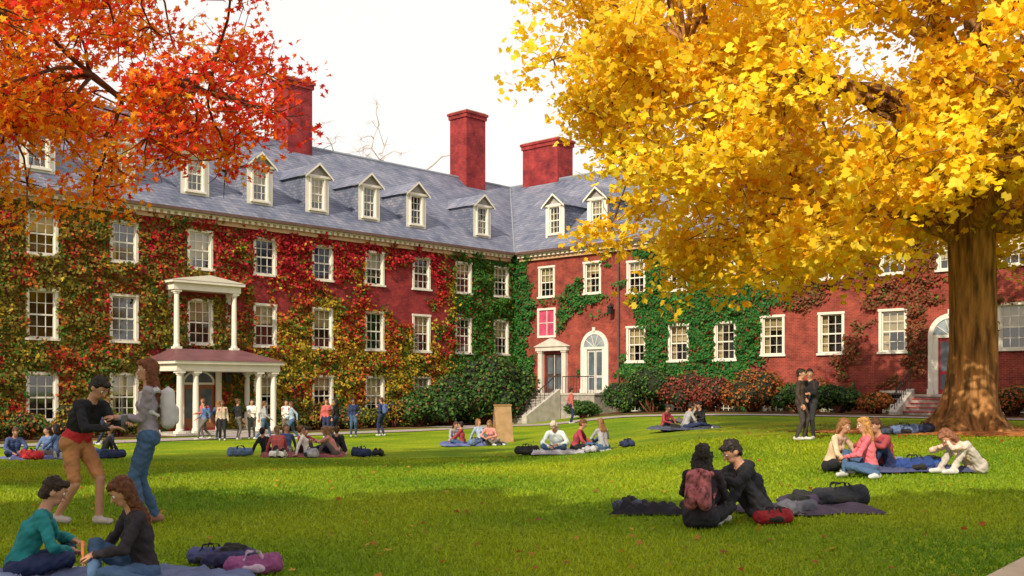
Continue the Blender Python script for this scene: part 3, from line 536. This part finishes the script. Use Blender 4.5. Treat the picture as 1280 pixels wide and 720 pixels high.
# ================================================================ IVY
def ivy(name,frame,n,x0,x1,wins,cover,colorf,size=(.12,.22)):
    X=RNG.uniform(x0,x1,n);Z=RNG.uniform(-.7,EZ-.15,n);P=np.stack([X,Z],1); keep=cover(X,Z,P)>RNG.uniform(-.22,.22,n)
    for (x,z,w,h) in wins:
        keep&=~((abs(X-x)<w/2+.10+RNG.uniform(-.12,.1,n))&(abs(Z-z)<h/2+.10+RNG.uniform(-.12,.08,n)))
    X,Z,P=X[keep],Z[keep],P[keep]; m=len(X); relief=.09+.16*np.clip(fn(P,.8,5)+.3,0,2)+.05*np.clip(fn(P,2.2,6),0,2)
    Y=-relief*RNG.uniform(.3,1.15,m); C=np.stack([X,Y,Z],1)
    N=np.stack([RNG.normal(0,.6,m),-np.ones(m),RNG.normal(.35,.55,m)],1)
    o=leaves(name,C,N,RNG.uniform(*size,m),colorf(X,Z,P),OVAL,IVYM,parent=None)
    o.location=O1 if frame==1 else O2; o.rotation_euler[2]=A1 if frame==1 else A2; return o
def mixc(wts,cols,jit=.3):
    wts=np.clip(np.stack(wts,1),0,None)**2+1e-4; wts/=wts.sum(1)[:,None]; cs=wts.cumsum(1); u=RNG.uniform(size=(len(wts),1)); i=(u>cs).sum(1).clip(0,len(cols)-1)
    return np.array(cols)[i]*(1+RNG.uniform(-jit,jit,(len(wts),1)))
def cov1(X,Z,P):
    n1=fn(P,.16,21)*.38+fn(P,.5,22)*.22+fn(P,1.3,23)*.08
    left=1.1
    low=(1-sm(Z,3.4,6.4))*.85*sm(X,8,10)*(1-sm(X,21,24)*.3); top=sm(Z,7.6,9.2)*1.0*(1-sm(X,20,26)*.4)+sm(Z,5.8,8)*(1-sm(X,10,17))*.6
    corner=sm(X,23.5,25)*1.2; mid=.42*(1-sm(X,15,20))
    return left*(1-sm(X,5,11))+low+top+corner+mid+n1-.30
def col1(X,Z,P):
    n=fn(P,.25,31); n2=fn(P,.6,32)
    red=.30+1.05*sm(Z,5.6,8.4)*(1-sm(X,22,25))*sm(X,2,9)+.3*n; olive=(1-sm(X,7,13))*.85+.2+.25*n2; gold=.2+.75*(1-sm(Z,3,6))*sm(X,8,12)*(1-sm(X,23,25))-.3*n; green=1.8*sm(X,23.5,25.5)+.3*n2+.22+.4*(1-sm(Z,2,6)); orange=.42+.3*n-.5*sm(X,22,25)
    return mixc([red,olive,gold,green,orange],[(.38,.010,.020),(.15,.12,.015),(.38,.27,.02),(.04,.13,.015),(.42,.11,.012)])
ivy('wall_ivy',1,125000,-18,29.3,wins+[(7.47,.9,2.3,2.9),(7.47,6.3,3.8,.7),(7.47,3.0,5,.6)],cov1,col1)
def cov2(X,Z,P):
    n1=fn(P,.2,41)*.45+fn(P,.6,42)*.22+fn(P,1.3,43)*.08
    return 1.3*(1-sm(X,.6,2.2))+1.15*sm(X,8.8,9.6)*(1-sm(X,16.5,19))+.75*sm(X,17,20)*(1-sm(X,22,27))*sm(Z,4,7)+.8*np.exp(-((X-25.8)/.9)**2)+.5*sm(X,28,30)*sm(Z,5,8)+.35*(1-sm(Z,0,2.5))*sm(X,9,11)+n1-.45
def col2(X,Z,P):
    n=fn(P,.3,51); br=sm(X,17,20)
    return mixc([1.1-br*.9+.2*n,.5-.3*br,.15+br+.2*n,.1+.4*br],[(.022,.12,.022),(.06,.18,.02),(.18,.07,.03),(.30,.04,.025)])
ivy('wall_ivy',2,95000,0,40,w2+[(6.5,3.2,2.2,4.2),(27.1,3.2,2.2,4.2),(2.74,5.5,1.6,2),(3.3,2.9,2.9,3.6)],cov2,col2)
# ================================================================ TREES
def curve(a,b,bow,n=7,wob=.0,seed=0):
    r=np.random.default_rng(seed); a=np.asarray(a,float);b=np.asarray(b,float); t=np.linspace(0,1,n)[:,None]; P=a+(b-a)*t+np.asarray(bow)*(4*t*(1-t)); 
    w=r.normal(size=(n,3))*wob*np.linalg.norm(b-a)*np.sin(np.pi*t); return P+w
def tree(name,base,tr,fork,clumps,Rc,nlimb,nleaf,size,shape,colf,barkm=BARK,lmat=None,lean=(0,0),ztop=None,seed=1,flare=1.6,flat=.6,twigs=7,lk=1.0):
    r=np.random.default_rng(seed); par=empty(name,base); bx=np.array(base,float); C=np.asarray(clumps,float)-bx; mb=MB()
    zt=ztop or C[:,2].max()*.8; top=np.array([lean[0],lean[1],zt]); 
    zs=np.array([-.3,0,.25,.6,1.2,2.2,fork,fork+(zt-fork)*.35,fork+(zt-fork)*.7,zt]); path=np.stack([top[0]*(zs.clip(0)/zt)**1.5+.12*np.sin(zs*.6),top[1]*(zs.clip(0)/zt)**1.5+.1*np.cos(zs*.5)-.1,zs],1)
    rad=tr*np.array([flare*1.1,flare,flare*.8,1.12,1.0,.93,.9,.55,.3,.08]); 
    zf=np.concatenate([np.linspace(zs[i],zs[i+1],9)[:-1] for i in range(len(zs)-1)]+[[zs[-1]]]); pf=np.stack([np.interp(zf,zs,path[:,k]) for k in range(3)],1); rf=np.interp(zf,zs,rad)
    mb.tube(pf,rf,72,0)
    V=mb.v[-1].reshape(-1,3); ang=np.arctan2(V[:,1],V[:,0]); low=np.clip(1-V[:,2]/1.3,0,1); fur=np.abs(fn(np.stack([np.cos(ang)*1.3,np.sin(ang)*1.3,V[:,2]*.12],1),1.6,seed)); rr=1+.28*low*np.sin(ang*5+1)+.035*np.sin(ang*9+V[:,2]*1.2)-.06*np.exp(-fur*5); V[:,0]*=rr; V[:,1]*=rr
    idx=[int(r.integers(len(C)))]; D=np.linalg.norm(C-C[idx[0]],axis=1)
    for _ in range(nlimb-1): i=int(D.argmax()); idx.append(i); D=np.minimum(D,np.linalg.norm(C-C[i],axis=1))
    pts=[];prad=[]
    for j,i in enumerate(idx):
        e=C[i]; h=np.interp(e[2],[0,fork*1.2,zt],[fork*.92,fork*1.0,zt*.72])*r.uniform(.92,1.08); s=np.array([np.interp(h,zs,path[:,k]) for k in range(3)]); L=np.linalg.norm(e-s)
        P=curve(s,e,(0,0,L*r.uniform(.04,.14)),13,.028,seed*100+j); R0=tr*min(.5,.16+.03*L)*lk; R=R0*(1-np.linspace(0,1,13))**.8+.03; mb.tube(P,R,8,0)
        for k in range(12):
            pts.append(P[k]); prad.append(R[k])
    pts=np.array(pts);prad=np.array(prad)
    for j,c in enumerate(C):
        dd=np.linalg.norm(pts-c,axis=1); i=int(dd.argmin()); s=pts[i]; L=dd[i]
        if L>.3: mb.tube(curve(s,c,(0,0,L*.08),5,.06,j),np.linspace(min(prad[i]*.7,.03+.02*L*lk),.018,5),5,0)
        for k in range(twigs):
            dv=nrm(r.normal(size=3)*[1,1,flat]); mb.tube(curve(c,c+dv*Rc*.85,(0,0,-.08),4,.06,j*9+k),[.016,.012,.008,.004],4,0,cap=False)
    mb.obj('trunk_and_limbs',[barkm],parent=par,smooth=True)
    if nleaf:
        n=len(C)*nleaf; ci=np.repeat(np.arange(len(C)),nleaf); dv=r.normal(size=(n,3)); dv/=np.linalg.norm(dv,axis=1)[:,None]
        spray=r.normal(size=(len(C),12,3)); spray/=np.linalg.norm(spray,axis=2)[:,:,None]; si=r.integers(0,12,n); d0=spray[ci,si]; u=r.uniform(.25,1.05,n)[:,None]
        Rv=(Rc*r.uniform(.7,1.3,len(C)))[ci][:,None]
        off=(d0*u+dv*.30)*Rv*np.array([1,1,flat]); off[:,2]-=.12*Rv[:,0]*(np.linalg.norm(off[:,:2],axis=1)/Rv[:,0])**2
        P=C[ci]+off; N=r.normal(size=(n,3))*.75+np.array([-.15,-.35,.75])
        leaves('foliage',P,N,r.uniform(size[0],size[1],n),colf(P+bx,ci),shape,lmat or LEAF,parent=par)
    return par
TB=(12.35,28.6,float(gz(12.35,28.6)))
cl=[]; r=np.random.default_rng(5)
while len(cl)<350:
    v=r.uniform(-1,1,3); q=np.linalg.norm(v)
    if q>1 or q<.45: continue
    p=np.array([12.2+v[0]*11.6,28.2+v[1]*10.5,9.8+v[2]*7.2])
    mz=8.3 if p[0]<2.6 else (4.35+.7*abs(math.sin(p[0]*1.3)) if p[0]<9.8 else 6.7)
    if p[0]>15: mz=5.4
    if p[2]<mz: 
        if r.uniform()<.7: p[2]=mz+r.uniform(0,1.2)
        else: continue
    if p[2]>13.0 and r.uniform()<.7: continue
    cl.append(p)
def coly(P,ci):
    n=len(P); c=palette(n,[(.97,.68,.025),(.96,.57,.015),(.98,.76,.08),(.86,.42,.012),(.88,.74,.06)],[5,3,3.5,.7,1.2],.08); k=1+.09*np.random.default_rng(2).normal(size=ci.max()+1)[ci][:,None]; return c*np.clip(k,.78,1.12)
LY=leaf_mat('golden_leaf',.5)
tree('golden_maple_tree',TB,.66,5.2,cl,1.5,16,340,(.13,.23),MAPLE8,coly,flare=1.75,seed=3,barkm=BARK,lmat=LY)
RB=(-13.2,19.5,float(gz(-13.2,19.5)))
cl=[]; r=np.random.default_rng(8)
while len(cl)<290:
    v=r.uniform(-1,1,3); q=np.linalg.norm(v)
    if q>1 or q<.25: continue
    p=np.array([-10.6+v[0]*6.9,17.5+v[1]*5.5,7.6+v[2]*4.0])
    if p[2]<4.75+ .16*max(0,p[0]+9)-.02*(17-p[1]): 
        continue
    if p[0]>-8.2 and r.uniform()<.42: continue
    if p[2]>9.6 and r.uniform()<.6: continue
    cl.append(p)
def colr(P,ci):
    n=len(P); k=np.random.default_rng(6).normal(size=ci.max()+1)[ci]; t=np.clip((P[:,0]+8.7)/4.2+.22*k+.08*fn(P,.3,3)-.10*(6.2-P[:,2]),0,1)[:,None]
    a=palette(n,[(.95,.32,.02),(.96,.47,.03),(.90,.20,.02),(.95,.58,.05)],[4,3,2,1.2],.12); b=palette(n,[(.86,.07,.02),(.92,.17,.02),(.68,.025,.02)],[4,3,2],.15)
    return np.where(RNG.uniform(size=(n,1))<t,b,a)
tree('red_maple_tree',RB,.45,3.0,cl,.9,16,260,(.09,.16),MAPLE,colr,seed=4,barkm=BARKD,flat=.7,lk=.45,lmat=LY)
for i,(x,y,n,rz) in enumerate([(-11.5,-2.5,60,0),(-4.5,-4.2,70,0),(3.5,-3.6,60,0),(-17,5,50,0)]):  # trees out of view, added to throw shade bands on the near lawn
    r=np.random.default_rng(30+i); v=r.normal(size=(n,3)); v/=np.linalg.norm(v,axis=1)[:,None]; v*=r.uniform(.25,1,(n,1)); C=np.array([x,y,10.5])+v*np.array([5.0,2.4,2.6])
    tree('unseen_shade_tree',(x,y,0),.35,4,C,1.15,8,210,(.28,.42),QUAD,coly if i%2 else colr,seed=50+i,twigs=2)
r=np.random.default_rng(77)
tree('bare_tree',(-12.4,90,0),.3,9,np.array([-12.4,90,18])+r.normal(size=(90,3))*[2.6,2.6,2.8],1.1,16,0,(1,1),QUAD,None,barkm=mat('pale_bark',(.5,.42,.40),.9,.2,3,0),seed=9,flare=1.2,lk=.5)
# ================================================================ SHRUBS
def shrub(name,x,y,rx,ry,h,cols,w,n,size=(.09,.17)):
    g=float(gz(x,y)); par=empty(name,(x,y,g)); r=RNG; k=18; lob=r.normal(size=(k,3)); lob/=np.linalg.norm(lob,axis=1)[:,None]; lob[:,2]=abs(lob[:,2]); lob*=r.uniform(.8,1.15,(k,1)); lc=lob*np.array([rx,ry,h*.62])*.6; lc[:,2]+=h*.28
    ci=r.integers(0,k,n); d=r.normal(size=(n,3)); d/=np.linalg.norm(d,axis=1)[:,None]; P=lc[ci]+d*np.array([rx,ry,h*.5])*.44*r.uniform(.65,1.15,(n,1)); ok=P[:,2]>.02; P,d=P[ok],d[ok]; m=len(P)
    leaves('foliage',P,d+r.normal(size=(m,3))*.6+[0,0,.3],r.uniform(*size,m),palette(m,cols,w,.3),OVAL,IVYM,parent=par)
    mb=MB()
    for i in range(k): mb.tube(curve((r.normal()*.1,r.normal()*.1,-.1),lc[i],(0,0,.1),5,.05,i),np.linspace(.05,.015,5),5)
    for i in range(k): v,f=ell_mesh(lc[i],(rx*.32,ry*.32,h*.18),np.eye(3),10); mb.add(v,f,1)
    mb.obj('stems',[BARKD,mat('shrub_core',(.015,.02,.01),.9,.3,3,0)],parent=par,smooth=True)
def w1(t,b): return (-20+.685*t-.729*b,45+.729*t+.685*b)
def wr(s,b): return (.15+.729*s+.685*b,66.4-.685*s+.729*b)
GRN=[(.03,.08,.02),(.05,.13,.02),(.12,.17,.03)];GW=[4,3,1]
for t,b,R,h in[(21.8,-2.2,1.9,3.6),(23.9,-2.9,2.2,4.5),(26.0,-2.3,2.1,4.5),(19.8,-1.8,1.4,2.3)]: shrub('rhododendron_bush',*w1(t,b),R,R,h,GRN+[(.16,.06,.03)],GW+[.8],9000,(.13,.24))
for t,c in[(11.5,0),(13.2,1),(15,2),(16.8,0),(18.3,1),(2.6,0),(.8,1),(-1.2,2),(-3,0)]: shrub('foundation_shrub',*w1(t,-1.4),.95,.8,1.3+.5*(c==1),[[(.14,.15,.02),(.26,.2,.02),(.06,.11,.02)],[(.28,.2,.02),(.15,.15,.02),(.32,.12,.02)],[(.06,.12,.02),(.18,.16,.02),(.25,.06,.02)]][c],[3,2,2],2600)
RED=[(.20,.035,.03),(.28,.07,.04),(.12,.03,.02),(.14,.12,.03)]
for s,b,R,h,c in[(10.6,-2.4,1.4,2.1,0),(12.4,-2.6,1.6,2.9,0),(14.8,-2.8,1.5,2.4,1),(16.3,-2.6,1.2,2.1,1),(18.6,-2.8,1.6,2.5,2),(20.9,-2.5,1.3,1.7,0),(22.8,-2.4,1.3,1.6,0),(24.4,-2.0,.9,1.2,2),(9.2,-4.4,1.0,1.2,0),(30.5,-2.5,1.4,1.6,2),(33,-2.5,1.5,1.8,0)]:
    shrub('foundation_shrub' if c==0 else 'barberry_bush',*wr(s,b),R,R*.8,h,[GRN,RED,[(.34,.10,.02),(.26,.06,.02),(.18,.12,.03)]][c],[GW,[4,3,2,1],[3,2,2]][c],4800)
# ================================================================ GROUND
def grid(xs,ys,zoff,name,m):
    X,Y=np.meshgrid(xs,ys); Z=gz(X,Y)+zoff; nx,ny=len(xs),len(ys); mb=MB(); F=[(j*nx+i,j*nx+i+1,(j+1)*nx+i+1,(j+1)*nx+i) for j in range(ny-1) for i in range(nx-1)]
    mb.add(np.column_stack([X.ravel(),Y.ravel(),Z.ravel()]),F); return mb.obj(name,[m],smooth=True)
def grass_mat():
    m,N,L,b=newmat('grass'); tc=N.new('ShaderNodeTexCoord')
    def noise(s,d): n=N.new('ShaderNodeTexNoise'); n.inputs['Scale'].default_value=s; n.inputs['Detail'].default_value=d; L.new(tc.outputs['Object'],n.inputs['Vector']); return n
    def ramp(n,p0,c0,p1,c1): c=N.new('ShaderNodeValToRGB'); e=c.color_ramp.elements; e[0].position=p0;e[1].position=p1;e[0].color=(*c0,1);e[1].color=(*c1,1); L.new(n.outputs['Fac'],c.inputs['Fac']); return c
    a=ramp(noise(.35,6),.36,(.13,.24,.010),.66,(.30,.37,.012)); f=ramp(noise(14,8),.3,(.45,.5,.4),.7,(1.25,1.2,1.1))
    mx=N.new('ShaderNodeMixRGB'); mx.blend_type='MULTIPLY'; mx.inputs[0].default_value=1; L.new(a.outputs[0],mx.inputs[1]); L.new(f.outputs[0],mx.inputs[2]); L.new(mx.outputs[0],b.inputs['Base Color'])
    b.inputs['Roughness'].default_value=.9; b.inputs['Specular IOR Level'].default_value=.1
    bp=N.new('ShaderNodeBump'); bp.inputs['Strength'].default_value=.9; bp.inputs['Distance'].default_value=.06; L.new(noise(22,6).outputs['Fac'],bp.inputs['Height']); L.new(bp.outputs[0],b.inputs['Normal']); return m
xs=np.concatenate([[-500,-200,-80,-50],np.arange(-40,60,1.0),[80,120,300,600]]); ys=np.concatenate([[-100,-40,-20],np.arange(-10,85,1.0),[110,200,400,900]])
grid(xs,ys,0,'lawn_ground',grass_mat())
def ribbon(name,pts,w,m,z=.012):
    mb=MB(); P=[]
    for a,b in zip(pts,pts[1:]):
        n=max(2,int(math.dist(a,b)/.8)); P+= [(a[0]+(b[0]-a[0])*i/n,a[1]+(b[1]-a[1])*i/n) for i in range(n)]
    P.append(pts[-1]); P=np.array(P); T_=np.gradient(P,axis=0); T_/=np.linalg.norm(T_,axis=1)[:,None]; Nn=np.stack([-T_[:,1],T_[:,0]],1); k=6; V=[]
    for q in np.linspace(-.5,.5,k): 
        R=P+Nn*w*q; V.append(np.column_stack([R,gz(R[:,0],R[:,1])+z]))
    V=np.stack(V,1).reshape(-1,3); n=len(P); mb.add(V,[(i*k+j,i*k+j+1,(i+1)*k+j+1,(i+1)*k+j) for i in range(n-1) for j in range(k-1)]); mb.obj(name,[m],smooth=True)
PATH=mat('path_paving',(.34,.29,.29),.9,.15,1.5,.2,20); MULCH=mat('mulch',(.13,.07,.03),.95,.5,4,.8,14)
ribbon('planting_bed_soil',[w1(-18,-1.7),w1(26.4,-1.7)],3.4,MULCH,.02); ribbon('planting_bed_soil',[wr(8.6,-2.4),wr(40,-2.4)],4.6,MULCH,.022)
ribbon('paved_path',[w1(-18,-5.6),w1(18,-5.6),w1(22,-7.2),wr(1.5,-9.0),wr(8,-7.2),wr(40,-6.6)],1.9,PATH,.03)
ribbon('paved_path',[w1(7.4,-2.9),w1(7.4,-5.0)],2.6,PATH,.034)
ribbon('paved_path',[(3.31,6.75),(3.71,7.25),(4.36,8.06),(5.0,8.86),(5.9,10.0),(9,14)],1.3,mat('path_tan',(.45,.36,.27),.9,.2,2,.3,20),.03)
mb=MB(); n=40; V=[(TB[0],TB[1],float(gz(TB[0],TB[1]))+.05)]
for q,zz in((1.6,.06),(2.9,.02)):
    for i in range(n): a=2*math.pi*i/n; rr=q*(1+.1*math.sin(3*a)+.06*math.sin(7*a)); x,y=TB[0]+rr*1.3*math.cos(a),TB[1]+rr*math.sin(a); V.append((x,y,float(gz(x,y))+zz))
mb.add(V,[(0,1+i,1+(i+1)%n) for i in range(n)]+[(1+i,1+n+i,1+n+(i+1)%n,1+(i+1)%n) for i in range(n)]); mb.obj('tree_mulch_ring',[mat('leaf_mulch',(.42,.16,.05),.95,.5,5,.8,14)],smooth=True)
n=210000; u=RNG.uniform(size=n); Y=6.3+(28-6.3)*u**1.35; X=RNG.uniform(-.55,.55,n)*Y; Z=gz(X,Y); e=(X-3.85)*.78-(Y-8.47)*.625; pm=~((e>0)&(e<1.3)&(Y<15))
X,Y,Z=X[pm],Y[pm],Z[pm]; n=len(X)
a=RNG.uniform(0,6.28,n); w=RNG.uniform(.004,.008,n)*(1+Y/14); h=RNG.uniform(.02,.05,n); dx,dy=np.cos(a)*w,np.sin(a)*w; lx,ly=RNG.normal(0,.025,n),RNG.normal(0,.025,n)
V=np.stack([np.stack([X-dx,Y-dy,Z-.005],1),np.stack([X+dx,Y+dy,Z-.005],1),np.stack([X+lx,Y+ly,Z+h],1)],1)
me=bpy.data.meshes.new('grass'); me.vertices.add(n*3); me.vertices.foreach_set('co',V.reshape(-1)); me.loops.add(n*3); me.loops.foreach_set('vertex_index',np.arange(n*3,dtype=np.int32)); me.polygons.add(n); me.polygons.foreach_set('loop_start',np.arange(0,n*3,3,dtype=np.int32)); me.polygons.foreach_set('loop_total',np.full(n,3,dtype=np.int32)); me.update(calc_edges=True)
ca=me.color_attributes.new('Col','FLOAT_COLOR','POINT'); t=np.clip(fn(np.stack([X,Y],1),.12,61)*.4+.5,0,1)[:,None]; c=(np.array([[.14,.28,.012]])*(1-t)+np.array([[.36,.44,.014]])*t)*RNG.uniform(.6,1.25,(n,1)); cc=np.ones((n,3,4)); cc[:,:,:3]=c[:,None,:]; ca.data.foreach_set('color',cc.reshape(-1)); me.materials.append(leaf_mat('grass_blade',.4,.5)); o=bpy.data.objects.new('grass',me); COL.objects.link(o)
n1=650; Y=6.5+RNG.uniform(size=n1)**1.3*36; X=RNG.uniform(-.55,.55,n1)*Y; n2=3200; a=RNG.uniform(0,6.28,n2); rr=np.abs(RNG.normal(0,2.6,n2))+.6; X=np.concatenate([X,TB[0]+rr*1.2*np.cos(a)]);Y=np.concatenate([Y,TB[1]+rr*np.sin(a)]); C=np.stack([X,Y,gz(X,Y)+.04],1); n=len(X)
leaves('fallen_leaves',C,RNG.normal(size=(n,3))*.3+[0,0,1],RNG.uniform(.05,.10,n),palette(n,[(.5,.22,.03),(.6,.36,.04),(.30,.10,.03),(.4,.06,.02)],[3,2,3,1]),MAPLE,LEAF)
mb=MB(); g=float(gz(-.35,39.5))
for y0,s in((-.35,1),(.35,-1)): mb.add([(-.32,y0,0),(.32,y0,0),(.32,y0*.1,1.35),(-.32,y0*.1,1.35),(-.32,y0+.03*s,0),(.32,y0+.03*s,0),(.32,y0*.1+.03*s,1.35),(-.32,y0*.1+.03*s,1.35)],[(0,1,2,3),(7,6,5,4),(0,4,5,1),(1,5,6,2),(2,6,7,3),(3,7,4,0)],0)
mb.box(-.34,.34,-.06,.06,1.35,1.41,1); o=mb.obj('sandwich_board_sign',[mat('plywood',(.36,.23,.12),.7,.2,4,.1),mat('wood_trim',(.3,.17,.08),.7,.15,4,.1)]); o.location=(-.35,39.5,g); o.rotation_euler[2]=.3
# ================================================================ LIGHT / WORLD / CAMERA
el=math.radians(34); az=math.radians(206)
S_=np.array([math.sin(az)*math.cos(el),math.cos(az)*math.cos(el),math.sin(el)])
w=bpy.data.worlds.new('World'); sc.world=w; w.use_nodes=True; N=w.node_tree.nodes; L=w.node_tree.links; bg=N['Background']
sky=N.new('ShaderNodeTexSky'); sky.sky_type='NISHITA'; sky.sun_disc=False; sky.sun_elevation=el; sky.sun_rotation=az; sky.dust_density=3; sky.air_density=1.0
mx=N.new('ShaderNodeMixRGB'); mx.inputs[0].default_value=.8; mx.inputs[2].default_value=(10.6,9.9,9.2,1); L.new(sky.outputs[0],mx.inputs[1]); L.new(mx.outputs[0],bg.inputs['Color']); bg.inputs['Strength'].default_value=.12
ld=bpy.data.lights.new('sun','SUN'); ld.energy=5.0; ld.angle=math.radians(.5); ld.color=(1,.87,.64); lo=bpy.data.objects.new('sun',ld); COL.objects.link(lo); lo.rotation_euler=Vector(S_).to_track_quat('Z','Y').to_euler()
cd=bpy.data.cameras.new('camera'); cam=bpy.data.objects.new('camera',cd); COL.objects.link(cam); cam.location=(0,0,1.5); cam.rotation_euler=(math.radians(90),0,0); cd.sensor_width=36; cd.lens=1322/1280*36; cd.shift_y=126/1280; cd.clip_end=2000; cd.clip_start=.1; sc.camera=cam
print('faces',sum(len(o.data.polygons) for o in bpy.data.objects if o.type=='MESH'))
